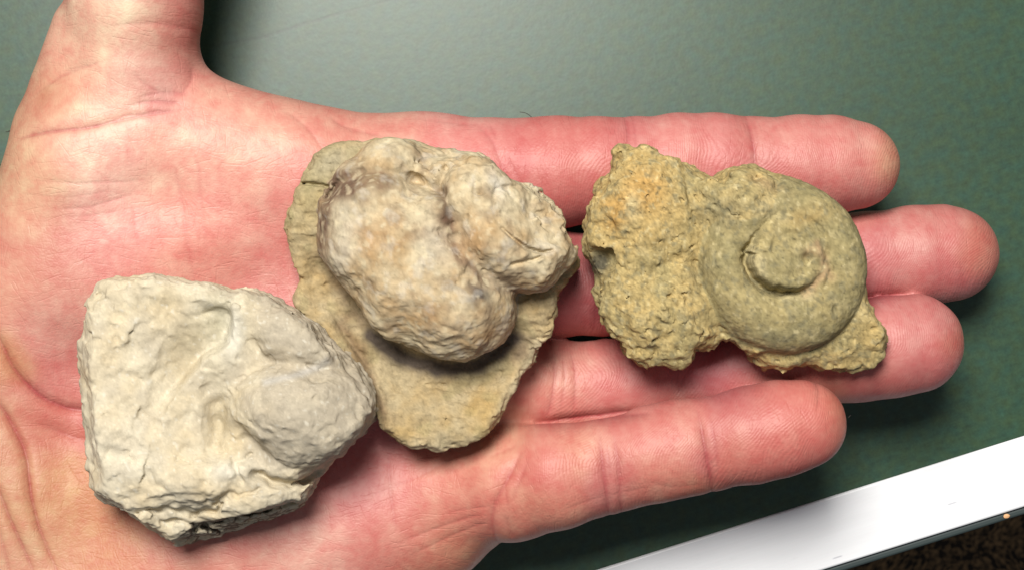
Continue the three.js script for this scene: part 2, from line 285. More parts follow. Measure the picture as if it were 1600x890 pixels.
// skin blotches, with light and shade on the hand painted in: [px, py, radius, sRGB]
const TONES = [
  [205, 60, 45, 246, 208, 178], [235, 140, 30, 240, 196, 172], [150, 80, 50, 240, 182, 155], [285, 60, 40, 214, 132, 120], [255, 120, 28, 226, 150, 140], [262, 165, 24, 222, 140, 138], [95, 165, 45, 224, 158, 128], [75, 155, 10, 196, 112, 86],
  [60, 260, 50, 232, 176, 140], [150, 250, 60, 246, 196, 172], [250, 250, 60, 248, 186, 164], [205, 255, 22, 240, 168, 156], [330, 190, 50, 236, 166, 146], [390, 250, 45, 246, 190, 164], [420, 190, 40, 230, 160, 140], [370, 320, 60, 236, 156, 142], [440, 300, 40, 226, 142, 132],
  [90, 380, 60, 214, 140, 120], [60, 320, 40, 238, 182, 150], [170, 330, 45, 248, 190, 176], [180, 400, 50, 236, 156, 146], [40, 460, 45, 230, 160, 136], [300, 400, 60, 236, 158, 142], [420, 430, 40, 222, 140, 130], [90, 500, 40, 234, 168, 152], [90, 570, 45, 222, 136, 126],
  [25, 560, 25, 214, 150, 110], [80, 680, 35, 214, 120, 108], [20, 720, 50, 220, 162, 128], [110, 790, 60, 214, 148, 104], [60, 860, 50, 226, 168, 136], [200, 850, 50, 216, 138, 104], [150, 730, 30, 214, 140, 96], [280, 885, 60, 226, 150, 128], [380, 860, 50, 232, 150, 134], [480, 800, 50, 232, 150, 138], [540, 730, 45, 228, 136, 132], [440, 890, 40, 244, 184, 164],
  [500, 850, 40, 240, 172, 154], [600, 760, 45, 226, 136, 128], [640, 830, 50, 226, 140, 126], [700, 760, 50, 232, 150, 130], [700, 860, 50, 214, 140, 112], [760, 690, 40, 234, 164, 138], [740, 790, 35, 220, 128, 112],
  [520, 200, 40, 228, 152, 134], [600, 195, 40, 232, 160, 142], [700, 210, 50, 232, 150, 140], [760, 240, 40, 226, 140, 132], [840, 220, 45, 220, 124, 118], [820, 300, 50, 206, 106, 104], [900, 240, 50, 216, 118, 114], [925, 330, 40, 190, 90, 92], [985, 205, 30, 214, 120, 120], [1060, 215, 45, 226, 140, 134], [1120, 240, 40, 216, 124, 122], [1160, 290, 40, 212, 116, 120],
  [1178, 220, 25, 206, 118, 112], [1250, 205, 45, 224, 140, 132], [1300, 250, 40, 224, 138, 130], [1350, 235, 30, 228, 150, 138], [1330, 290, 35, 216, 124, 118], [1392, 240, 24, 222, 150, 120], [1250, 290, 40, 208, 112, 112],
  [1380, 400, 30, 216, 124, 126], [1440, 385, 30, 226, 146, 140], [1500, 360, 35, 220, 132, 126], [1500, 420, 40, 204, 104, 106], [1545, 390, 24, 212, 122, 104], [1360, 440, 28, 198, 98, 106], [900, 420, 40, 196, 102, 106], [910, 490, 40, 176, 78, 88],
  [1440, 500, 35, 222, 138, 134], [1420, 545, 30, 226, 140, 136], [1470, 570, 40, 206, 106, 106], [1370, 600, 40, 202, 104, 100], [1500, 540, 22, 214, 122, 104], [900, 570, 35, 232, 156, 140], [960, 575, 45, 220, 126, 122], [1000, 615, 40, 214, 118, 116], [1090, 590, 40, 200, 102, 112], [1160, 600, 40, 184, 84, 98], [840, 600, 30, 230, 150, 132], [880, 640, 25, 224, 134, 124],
  [850, 720, 35, 222, 128, 116], [850, 800, 40, 224, 140, 118], [905, 700, 22, 234, 160, 136], [930, 690, 18, 236, 164, 148], [950, 740, 28, 206, 116, 112], [1020, 680, 40, 226, 140, 128], [1020, 750, 40, 222, 134, 116], [1070, 650, 25, 230, 150, 136], [1102, 700, 18, 206, 116, 112], [1180, 620, 40, 228, 138, 126], [1240, 640, 45, 222, 122, 112], [1230, 700, 40, 212, 108, 100], [1300, 640, 25, 216, 124, 98], [1160, 740, 40, 214, 116, 104], [1080, 780, 30, 214, 128, 102],
];
let skinDepth, skinColour, skinBump;
{
  const { W, H } = SK, cv = document.createElement('canvas'); cv.width = W; cv.height = H;
  const c = cv.getContext('2d'), rand = rng(8), k = W / SK.w;
  c.fillStyle = '#000'; c.fillRect(0, 0, W, H);
  c.lineCap = 'round'; c.lineJoin = 'round'; c.globalCompositeOperation = 'lighten';
  for (const [pts, w, d] of CREASES) {
    const line = curve(pts, 10, false), n = line.length;
    for (let pass = 0; pass < 3; pass++) for (let i = 0; i + 1 < n; i++) {
      const t = i / n, taper = 0.35 + 0.65 * Math.min(1, 4 * Math.min(t, 1 - t)), wob = 1.5 * noise(i * 0.21, w, d * 9), g = Math.round(255 * d * taper * [0.16, 0.5, 1][pass]);
      c.strokeStyle = `rgb(${g},${g},${g})`; c.lineWidth = w * k * [2.3, 0.95, 0.42][pass] * taper;
      c.beginPath(); c.moveTo(skinX(line[i][0]), skinY(line[i][1] + wob)); c.lineTo(skinX(line[i + 1][0]), skinY(line[i + 1][1] + wob)); c.stroke();
    }
  }
  const blur = (src, r) => {                                           // three box passes
    let a = src, b = new Float32Array(W * H);
    for (let pass = 0; pass < 3; pass++) {
      for (let y = 0; y < H; y++) { let s = 0; for (let x = -r; x <= r; x++) s += a[y * W + clamp(x, 0, W - 1)]; for (let x = 0; x < W; x++) { b[y * W + x] = s / (2 * r + 1); s += a[y * W + Math.min(x + r + 1, W - 1)] - a[y * W + Math.max(x - r, 0)]; } }
      a = a === src ? new Float32Array(W * H) : a;
      for (let x = 0; x < W; x++) { let s = 0; for (let y = -r; y <= r; y++) s += b[clamp(y, 0, H - 1) * W + x]; for (let y = 0; y < H; y++) { a[y * W + x] = s / (2 * r + 1); s += b[Math.min(y + r + 1, H - 1) * W + x] - b[Math.max(y - r, 0) * W + x]; } }
    }
    return a;
  };
  const read = () => { const im = c.getImageData(0, 0, W, H).data, a = new Float32Array(W * H); for (let i = 0; i < W * H; i++) a[i] = im[i * 4] / 255; return a; };
  const crease = blur(read(), 1);
  skinDepth = blur(crease.slice(), 3);
  { const wide = blur(skinDepth.slice(), 8); for (let i = 0; i < wide.length; i++) skinDepth[i] = 0.9 * skinDepth[i] + 1.1 * wide[i]; }
  // fine lines of the skin
  c.globalCompositeOperation = 'source-over'; c.fillStyle = '#000'; c.fillRect(0, 0, W, H); c.globalCompositeOperation = 'lighten';
  for (let i = 0; i < 8000; i++) {
    const u = SK.u0 + rand() * SK.w, v = SK.v0 + rand() * SK.h, palm = u < 760, base = palm ? (rand() < 0.62 ? 0.05 : 1.45) : 1.55, a = base + (rand() - 0.5) * 0.7 + 0.5 * noise(u * 0.006, v * 0.006, 2), l = 6 + rand() * (palm ? 30 : 18), g = Math.round(40 + rand() * 110);
    c.strokeStyle = `rgb(${g},${g},${g})`; c.lineWidth = 0.7 + rand() * 0.8;
    c.beginPath(); c.moveTo(skinX(u), skinY(v)); c.quadraticCurveTo(skinX(u + Math.cos(a) * l / 2 + (rand() - 0.5) * 5), skinY(v + Math.sin(a) * l / 2 + (rand() - 0.5) * 5), skinX(u + Math.cos(a) * l), skinY(v + Math.sin(a) * l)); c.stroke();
  }
  const fine = read();
  // broad tones at an eighth of the size
  const q = 8, w = W / q, h = H / q, tone = new Float32Array(w * h * 3), lt = TONES.map((t) => [t[0], t[1], t[2] * 1.15, lin(t[3]), lin(t[4]), lin(t[5])]);
  for (let y = 0; y < h; y++) for (let x = 0; x < w; x++) {
    const pu = SK.u0 + (x + 0.5) / w * SK.w, pv = SK.v0 + (y + 0.5) / h * SK.h, u = pu + 26 * noise(pu * 0.012, pv * 0.012, 5), v = pv + 26 * noise(pu * 0.012, pv * 0.012, 9);
    let s = 0.012, r = 0.66 * s, g = 0.27 * s, b = 0.21 * s;
    for (const t of lt) { const d = ((u - t[0]) ** 2 + (v - t[1]) ** 2) / (t[2] * t[2]); if (d < 10) { const e = Math.exp(-d); s += e; r += e * t[3]; g += e * t[4]; b += e * t[5]; } }
    tone.set([r / s, g / s, b / s], (y * w + x) * 3);
  }
  const K = 0.68;
  skinColour = data(W, H, (a) => {
    for (let y = 0; y < H; y++) for (let x = 0; x < W; x++) {
      const i = y * W + x, u = clamp((x + 0.5) / q - 0.5, 0, w - 1.01), v = clamp((y + 0.5) / q - 0.5, 0, h - 1.01), i0 = Math.floor(u), j0 = Math.floor(v), fu = u - i0, fv = v - j0, o = (j0 * w + i0) * 3;
      const warm = 0.16 * smooth(780, 900, x / SK.W * SK.w + SK.u0), T = (n) => lerp([0.82, 0.36, 0.26][n], lerp(lerp(tone[o + n], tone[o + 3 + n], fu), lerp(tone[o + w * 3 + n], tone[o + w * 3 + 3 + n], fu), fv), 1 - warm);
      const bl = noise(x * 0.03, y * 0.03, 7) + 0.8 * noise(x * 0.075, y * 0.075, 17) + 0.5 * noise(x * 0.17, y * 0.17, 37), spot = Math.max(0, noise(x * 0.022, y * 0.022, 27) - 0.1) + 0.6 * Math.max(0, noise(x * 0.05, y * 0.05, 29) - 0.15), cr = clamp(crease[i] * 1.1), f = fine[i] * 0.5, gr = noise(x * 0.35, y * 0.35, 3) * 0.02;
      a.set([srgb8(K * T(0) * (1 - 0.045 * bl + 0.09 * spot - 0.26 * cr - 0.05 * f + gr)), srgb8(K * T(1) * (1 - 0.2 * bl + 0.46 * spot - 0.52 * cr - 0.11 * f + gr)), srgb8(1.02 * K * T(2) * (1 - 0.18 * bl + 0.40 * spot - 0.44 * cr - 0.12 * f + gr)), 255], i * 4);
    }
  }, true);
  skinBump = data(W, H, (a) => {
    for (let y = 0; y < H; y++) for (let x = 0; x < W; x++) {
      const i = y * W + x, wx = x + 9 * noise(x * 0.02, y * 0.02, 1), wy = y + 9 * noise(x * 0.02, y * 0.02, 6), whorl = 22 * noise(x * 0.006, y * 0.006, 33);
      const rid = Math.sin((wx * 0.75 + wy * 0.25 + whorl * 3) * 1.5) * 9 * smooth(780, 900, x / SK.W * SK.w + SK.u0), pore = noise(x * 0.3, y * 0.3, 5) * 16 + noise(x * 0.11, y * 0.11, 15) * 16;
      const k = clamp(165 + rid + pore - fine[i] * 60 - crease[i] * 150, 0, 255);
      a.set([k, k, k, 255], i * 4);
    }
  });
  for (const t of [skinColour, skinBump]) t.wrapS = t.wrapT = THREE.ClampToEdgeWrapping;
}
function skinMap(map, x, z) {
  const s = sc(42), u = clamp(skinX(x / s + 800), 0, SK.W - 1.01), v = clamp(skinY(z / s + 445), 0, SK.H - 1.01), i = Math.floor(u), j = Math.floor(v), a = u - i, b = v - j, o = j * SK.W + i;
  return lerp(lerp(map[o], map[o + 1], a), lerp(map[o + SK.W], map[o + SK.W + 1], a), b);
}
// each finger: stations along its axis [px, py, height, radius in mm]
const FINGERS = [
  [[620, 280, 30, 11.6], [760, 276, 32, 11.3], [870, 269, 33, 10.7], [935, 266, 33.5, 10.2], [985, 263, 33.5, 9.8], [1060, 258, 33.5, 9.9], [1120, 257, 33.5, 9.7], [1178, 257, 33.5, 9.1], [1250, 258, 34, 9.5], [1300, 258, 34, 9.4], [1336, 258, 34, 8.6]],
  [[640, 455, 28, 11.2], [780, 445, 29, 10.6], [870, 444, 29, 10.2], [936, 444, 28.5, 9.9], [1040, 434, 28, 9.9], [1160, 424, 27.5, 9.7], [1280, 412, 26.5, 9.6], [1352, 406, 26, 9.3], [1430, 399, 25.5, 9.8], [1476, 396, 25.5, 9.5], [1490, 396, 25.5, 8.9]],
  [[660, 614, 28, 11], [780, 608, 28.5, 10.2], [870, 606, 28, 9.3], [940, 604, 28, 9.0], [1000, 598, 28, 9.0], [1066, 590, 28.6, 9.0], [1170, 573, 30, 9.2], [1266, 560, 32, 9.3], [1340, 547, 34.8, 9.8], [1390, 540, 35.6, 9.9], [1426, 536, 35.6, 9.7]],
  [[710, 762, 32, 11.2], [800, 755, 37.5, 10.9], [870, 742, 41, 10.1], [940, 728, 41.3, 9.2], [1020, 708, 42.4, 9.1], [1060, 700, 42.8, 9.0], [1102, 694, 43.2, 8.7], [1170, 680, 44.2, 9.0], [1220, 669, 45, 8.9], [1252, 662, 45.2, 8.4]],
].map((f) => { const out = []; for (let i = 0; i + 1 < f.length; i++) out.push(cap(...f[i], ...f[i + 1])); return out; });
const PALM = [
  cap(120, 440, 28, 14.5, 690, 288, 29, 12.2), cap(70, 560, 26, 14, 740, 440, 28, 12.5), cap(60, 650, 26, 14, 760, 596, 28, 12.2),
  cap(60, 770, 27, 15, 735, 745, 30, 11.6), cap(60, 930, 29, 16.5, 660, 802, 29, 12), cap(480, 860, 28, 13.5, 670, 812, 29, 11.6),
  cap(70, 440, 31, 16.5, 150, 250, 34, 14.8), cap(150, 250, 34, 14.8, 205, 120, 37, 12.6), cap(150, 420, 30, 16, 330, 330, 31, 13),
  cap(262, 203, 34, 11.5, 400, 246, 32, 11), cap(250, 222, 34, 12, 480, 268, 31, 11.2), cap(480, 268, 31, 11.2, 640, 276, 30, 11.2),
  cap(0, 560, 27, 19, -640, 700, 27, 25), cap(20, 800, 27, 19, -640, 860, 27, 25), cap(0, 690, 26, 19, -640, 780, 27, 26),
];
const THUMB = [cap(118, 205, 33, 11.5, 163, 62, 37, 10.2), cap(205, 120, 37, 12.6, 211, 10, 41, 12.3), cap(211, 10, 41, 12.3, 226, -90, 45, 11.3), cap(226, -90, 45, 11.3, 244, -190, 47, 11.3), cap(244, -190, 47, 11.3, 252, -235, 47, 9.8)];
function handField(x, y, z) {
  let palm = 1e9, fingers = 1e9;
  for (const c of PALM) palm = palm > 1e8 ? capsule(x, y, z, c) : smin(palm, capsule(x, y, z, c), 7);
  palm = Math.max(palm, 0.85 * (11.5 - y));                               // the back of the hand is flatter
  let thumb = 1e9;
  for (const c of THUMB) thumb = smin(thumb, capsule(x, y, z, c), 2);
  palm = smin(palm, thumb, 2.2);
  for (const f of FINGERS) {
    let d = 1e9;
    for (const c of f) d = smin(d, capsule(x, y, z, c), 1.2);
    fingers = fingers > 1e8 ? d : smin(fingers, d, 1.3);
  }
  return smin(palm, fingers, 3.6);
}
function hand(x, y, z) {
  let d = handField(x, y, z);
  if (d > 4 || d < -4) return d;
  d += 0.22 * noise(x * 0.09, y * 0.09, z * 0.09) + 0.12 * noise(x * 0.22, y * 0.22, z * 0.22);
  if (y > 26) d += 0.85 * smooth(26, 34, y) * skinMap(skinDepth, x, z);
  return d;
}
const palmTop = (px, py) => { const x = X(px, 42), z = Z(py, 42); let y = 70; for (let i = 0; i < 60; i++) { const d = handField(x, y, z); if (d < 0.02) break; y -= d * 0.9; } return y; };
{
  const g = surface(hand, [X(-640, 27) + 4, 3, Z(-290, 64) - 4], [X(1600, 31), 78, Z(1090, 27)], 0.5 * DETAIL);
  const p = g.attributes.position, uv = new Float32Array(p.count * 2), s = sc(42);
  for (let i = 0; i < p.count; i++) { uv[i * 2] = skinX(p.getX(i) / s + 800) / SK.W; uv[i * 2 + 1] = skinY(p.getZ(i) / s + 445) / SK.H; }
  g.setAttribute('uv', new THREE.BufferAttribute(uv, 2));
  const base = [0, 11, 0];
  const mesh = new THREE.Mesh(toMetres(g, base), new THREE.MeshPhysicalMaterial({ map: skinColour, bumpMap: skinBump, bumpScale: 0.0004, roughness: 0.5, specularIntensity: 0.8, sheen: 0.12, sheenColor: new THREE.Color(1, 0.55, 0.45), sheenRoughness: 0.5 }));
  mesh.name = 'hand'; mesh.position.set(0, base[1] * MM, 0);
  mesh.userData = { label: 'open left hand, palm up with fingers to the right, holding three fossil stones', category: 'hand' };
  scene.add(mesh);
  const hairMat = new THREE.MeshStandardMaterial({ color: new THREE.Color(0.02, 0.014, 0.01), roughness: 0.6 });
  const hair = (h, ...pts) => part('hair', new THREE.TubeGeometry(new THREE.CatmullRomCurve3(pts.map(([u, v]) => new THREE.Vector3(X(u, h) * MM, (h - base[1]) * MM, Z(v, h) * MM))), 10, 0.00006, 5), hairMat, mesh);
  hair(38, [44, 205], [30, 200], [12, 205]); hair(37, [36, 216], [22, 206], [8, 206]); hair(36, [28, 236], [16, 226], [10, 230]); hair(36, [26, 240], [18, 232], [12, 238], [14, 246]); hair(34, [14, 262], [4, 256], [-6, 262]);
  hair(31, [532, 178], [526, 173], [518, 173]); hair(33, [832, 184], [822, 177], [812, 175]);
  hair(36, [1326, 652], [1330, 648]); 
  shadows(mesh);
  console.log('hand vertices', p.count, 'palm tops', [[300, 640], [200, 500], [200, 780], [450, 750], [560, 300], [620, 450], [680, 640], [800, 400], [1000, 300], [1000, 500], [1250, 330], [1250, 450], [1250, 540]].map(([u, v]) => palmTop(u, v).toFixed(1)).join(' '));
}

// ------------------------------------------------------------------ the stones
function stone(f, partOf, colour, lo, hi, cell, names, material, group) {
  const g = surface(f, lo, hi, cell, 4), p = g.attributes.position, n = g.attributes.normal, ix = g.index.array, rgb = new Float32Array(p.count * 3), owner = new Uint8Array(p.count);
  for (let i = 0; i < p.count; i++) {
    const x = p.getX(i), y = p.getY(i), z = p.getZ(i);
    owner[i] = partOf(x, y, z);
    rgb.set(colour(x, y, z, n.getY(i), owner[i]), i * 3);
  }
  names.forEach((name, k) => {
    const map = new Int32Array(p.count).fill(-1), pos = [], nor = [], col = [], idx = [];
    for (let t = 0; t < ix.length; t += 3) {
      if (owner[ix[t]] !== k) continue;
      for (let c = 0; c < 3; c++) {
        const v = ix[t + c];
        if (map[v] < 0) { map[v] = pos.length / 3; for (let q = 0; q < 3; q++) { pos.push(p.array[v * 3 + q]); nor.push(n.array[v * 3 + q]); col.push(rgb[v * 3 + q]); } }
        idx.push(map[v]);
      }
    }
    const h = new THREE.BufferGeometry();
    h.setAttribute('position', new THREE.BufferAttribute(new Float32Array(pos), 3));
    h.setAttribute('normal', new THREE.BufferAttribute(new Float32Array(nor), 3));
    h.setAttribute('color', new THREE.BufferAttribute(new Float32Array(col), 3));
    h.setIndex(new THREE.BufferAttribute(new Uint32Array(idx), 1));
    part(name, toMetres(h, [group.position.x / MM, group.position.y / MM, group.position.z / MM]), material, group);
  });
  shadows(group);
  return p.count;
}
const rock = new THREE.MeshPhysicalMaterial({ vertexColors: true, roughness: 0.92, specularIntensity: 0.35 });
const mix3 = (a, b, t) => [lerp(a[0], b[0], t), lerp(a[1], b[1], t), lerp(a[2], b[2], t)];
const tint = (r, g, b) => [lin(r), lin(g), lin(b)];
const grain = (x, y, z) => 0.8 * noise(x * 3.7, y * 3.7, z * 3.7) + 0.6 * noise(x * 2.3 + 50, y * 2.3, z * 2.3);
const mul = (a, k) => [a[0] * k, a[1] * k, a[2] * k];

// the pale stone at the heel of the hand
{
  const hA = 57, s = sc(hA), mid = 54, U = (x) => x / s + 800, V = (z) => z / s + 445;
  const out = outline([[145, 455], [162, 438], [200, 436], [239, 430], [277, 438], [327, 445], [358, 456], [390, 451], [420, 466], [453, 485], [486, 507], [514, 537], [547, 565], [574, 598], [587, 631], [583, 653], [558, 681], [519, 719], [488, 752], [470, 783], [442, 812], [420, 830], [376, 838], [327, 850], [277, 858], [239, 843], [203, 807], [180, 795], [158, 788], [142, 774], [134, 730], [128, 675], [123, 620], [116, 582], [123, 532], [137, 488]], hA);
  const lobe1 = ell(462, 530, 56.5, 94, 54, 7.0, 32, hA), lobe2 = ell(480, 640, 54.5, 120, 90, 13.2, 12, hA);
  const shape = (x, y, z) => {
    const wx = x + 0.5 * noise(x * 0.5, y * 0.5, z * 0.5), wz = z + 0.5 * noise(x * 0.5 + 40, y * 0.5, z * 0.5), d = out(wx, wz) + 0.25 * noise(x * 1.1, y * 1.1, z * 1.1);
    if (d > 5) return d;
    const u = U(x), v = V(z);
    let up = 7.4 - 3.2 * smooth(420, 530, u) - 0.004 * (u - 300) + 0.6 * noise(x * 0.12, 3, z * 0.12);
    const [sd, al] = sideDist(u + 5 * noise(x * 0.4, 2, z * 0.4), v + 5 * noise(x * 0.4, 12, z * 0.4), [[250, 690], [262, 655], [282, 618], [325, 566], [368, 540], [376, 500], [372, 458]]);
    if (sd < 0) up -= 4.0 * smooth(0, 0.35, al) * smooth(0, 20, -sd) * (1 - smooth(20, 110, -sd)) * (1 - 0.35 * al) * smooth(1, 0.86, al);   // long slope down to the ridge
    else up -= 0.9 * smooth(1, 0.86, al) * smooth(0, 45, sd) * smooth(90, 45, sd);
    up += 1.3 * smooth(378, 350, u) * smooth(700, 730, v) * smooth(800, 760, v) + 1.0 * blob(u, v, 378, 728, 30, 14, 8);
    up += 0.7 * groove(u, v, [[374, 462], [384, 500], [380, 545], [352, 570]], 22);              // the bright ridge
    up += 0.8 * blob(u, v, 225, 690, 70, 60) + 0.5 * blob(u, v, 190, 460, 40, 30);
    up -= 3.6 * blob(u, v, 342, 662, 17, 40, 4) + 0.9 * groove(u, v, [[332, 632], [350, 622], [368, 618]], 9);
    up -= 0.6 * blob(u, v, 325, 700, 30, 20) - 0.9 * blob(u, v, 385, 735, 40, 20, -10);
    up -= 0.8 * blob(u, v, 225, 545, 36, 14, -35) + 0.5 * groove(u, v, [[150, 600], [200, 585], [240, 580]], 12);
    let f = slab(d, y, mid, up, 9, 3.6);
    f = smin(f, smax(ellipsoid(x, y, z, lobe2), d + 0.2, 1.5), 0.7);
    f = smin(f, smax(ellipsoid(x, y, z, lobe1), d + 0.2, 1.5), 0.6);
    // broken flanks: left, lower left, below
    const a = 0.5 * ridge(x, y, z, 0.22, 3);
    const cut = (px, py, h, nx, ny, nz, rough) => { const l = Math.hypot(nx, ny, nz); return ((x - X(px, hA)) * nx + (y - h) * ny + (z - Z(py, hA)) * nz) / l + rough * a; };
    f = smax(f, cut(150, 680, 60, -1, 0.75, 0.06, 0.25), 0.4);
    f = smax(f, cut(128, 470, 58.5, -0.7, 1, -0.6, 0.3), 1.2);
    f = smax(f, cut(300, 800, 60.2, 0.02, 1, 0.62, 0.7), 0.8);
    f = smax(f, cut(215, 808, 57.0, -0.5, 0.3, 0.85, 0.6), 0.4);
    f = smax(f, cut(360, 812, 56.8, 0.28, 0.27, 0.93, 0.5), 0.4);
    f = smax(f, cut(565, 690, 52, 0.75, 0.1, 0.7, 0.4), 1.5);
    return f;
  };
  const crevice = [[404, 736], [440, 752], [470, 754], [500, 740], [522, 722]], steps = [[[222, 797], [260, 790], [300, 800], [345, 792], [360, 776]], [[255, 812], [300, 815], [330, 838]], [[340, 782], [365, 765], [380, 770], [410, 760]], [[300, 828], [350, 812], [400, 800], [455, 790]], [[385, 745], [372, 720], [395, 708]]];
  const field = (x, y, z) => {
    let f = shape(x, y, z);
    if (f > 3 || f < -3) return f;
    const u = U(x), v = V(z) + 6 * noise(x * 0.5, y * 0.2, z * 0.5);
    const low = smooth(700, 790, v + 0.12 * (u - 300));
    f += 3.2 * groove(u, v, crevice, 6.5) * smooth(50, 54, y);
    for (const st of steps) f += 1.0 * groove(u, v, st, 4);
    f -= low * 0.42 * ridge(x * 0.7, y * 1.6, z * 1.35, 0.33, 4) * 0.8;
    f -= 2.0 * smooth(50, 57, y) * smooth(-0.5, -5, out(x, z)) * facets(x * 0.1 + 7.3, y * 0.1, z * 0.1, 4) + 0.6 * facets(x * 0.2 + 3, y * 0.2, z * 0.2, 8) + 0.36 * facets(x * 0.5, y * 0.5, z * 0.6, 9) + 0.17 * fbm(x, y, z, 0.35, 3) + 0.10 * ridge(x, y, z, 0.6, 2) * (0.3 + 0.7 * smooth(-0.2, 0.4, noise(x * 0.15, y * 0.15, z * 0.15))) + 0.07 * fbm(x, y, z, 1.6, 2);
    return f;
  };
  const inLobe = (x, y, z) => (y > 56 && Math.min(ellipsoid(x, y, z, lobe1), ellipsoid(x, y, z, lobe2)) < 0.55 && U(x) > 385 && V(z) < 735 ? 1 : 0);
  const light = tint(238, 225, 198), warm = tint(230, 211, 176), grey = tint(200, 188, 168), green = tint(212, 208, 184), white = tint(246, 240, 224);
  const colour = (x, y, z, ny) => {
    const u = U(x), v = V(z), n = fbm(x, y, z, 0.16, 3), m = fbm(x, y, z, 0.7, 2);
    let c = mix3(light, warm, clamp(0.4 + 0.8 * n));
    c = mix3(c, grey, clamp(0.9 * Math.max(0, noise(x * 0.24 + 9, y * 0.24, z * 0.24) + 0.12) + 0.85 * smooth(385, 430, u + 14 * n) * smooth(745, 715, v + 14 * n)) * 0.85);
    c = mix3(c, green, 0.7 * blob(u, v, 350, 500, 34, 44) + 0.3 * blob(u, v, 130, 650, 20, 40));
    c = mix3(c, tint(196, 184, 156), 0.6 * clamp(blob(u, v, 305, 525, 40, 60, 40) + 0.6 * blob(u, v, 270, 600, 26, 24) + 0.5 * blob(u, v, 240, 465, 60, 14) + 0.8 * blob(u, v, 350, 650, 18, 40)) * smooth(-0.4, 0.3, n));
    c = mix3(c, white, 0.8 * blob(u, v, 372, 520, 16, 45) + 0.7 * blob(u, v, 368, 728, 28, 15) + 0.35 * blob(u, v, 215, 690, 60, 60));
    c = mix3(c, tint(206, 212, 222), 0.3 * groove(u, v, [[425, 592], [470, 582], [505, 570], [515, 562]], 6));
    c = mix3(c, white, 0.5 * smooth(0.38, 0.6, noise(x * 1.3 + 3, y * 1.3, z * 1.3)));
    const sp = smooth(0.25, 0.6, noise(x * 2.1, y * 2.1, z * 2.1)) - 0.8 * smooth(0.3, 0.6, noise(x * 1.7 + 40, y * 1.7, z * 1.7));
    c = mul(c, 0.645 * (1 + 0.15 * grain(x, y, z) + 0.10 * m + 0.13 * sp));
    const underShade = 1 - 0.72 * smooth(0.62, 0.35, ny) * smooth(796, 815, v + 0.12 * (u - 340)) * smooth(262, 290, u);  // shade of the undercut face, painted into the stone colour
    return [c[0] * underShade, c[1] * underShade, c[2] * 0.98 * underShade];
  };
  const stoneA = thing('fossil_stone', 'pale cream chalky stone with two smooth shell lobes, lying nearest the wrist', 'fossil', [X(340, hA), 44, Z(640, hA)]);
  const b = out.box;
  console.log('pale stone', stone(field, inLobe, colour, [b[0], 43, b[1]], [b[2], 70, b[3]], 0.28 * DETAIL, ['rock_matrix', 'shell_cast'], rock, stoneA));
}

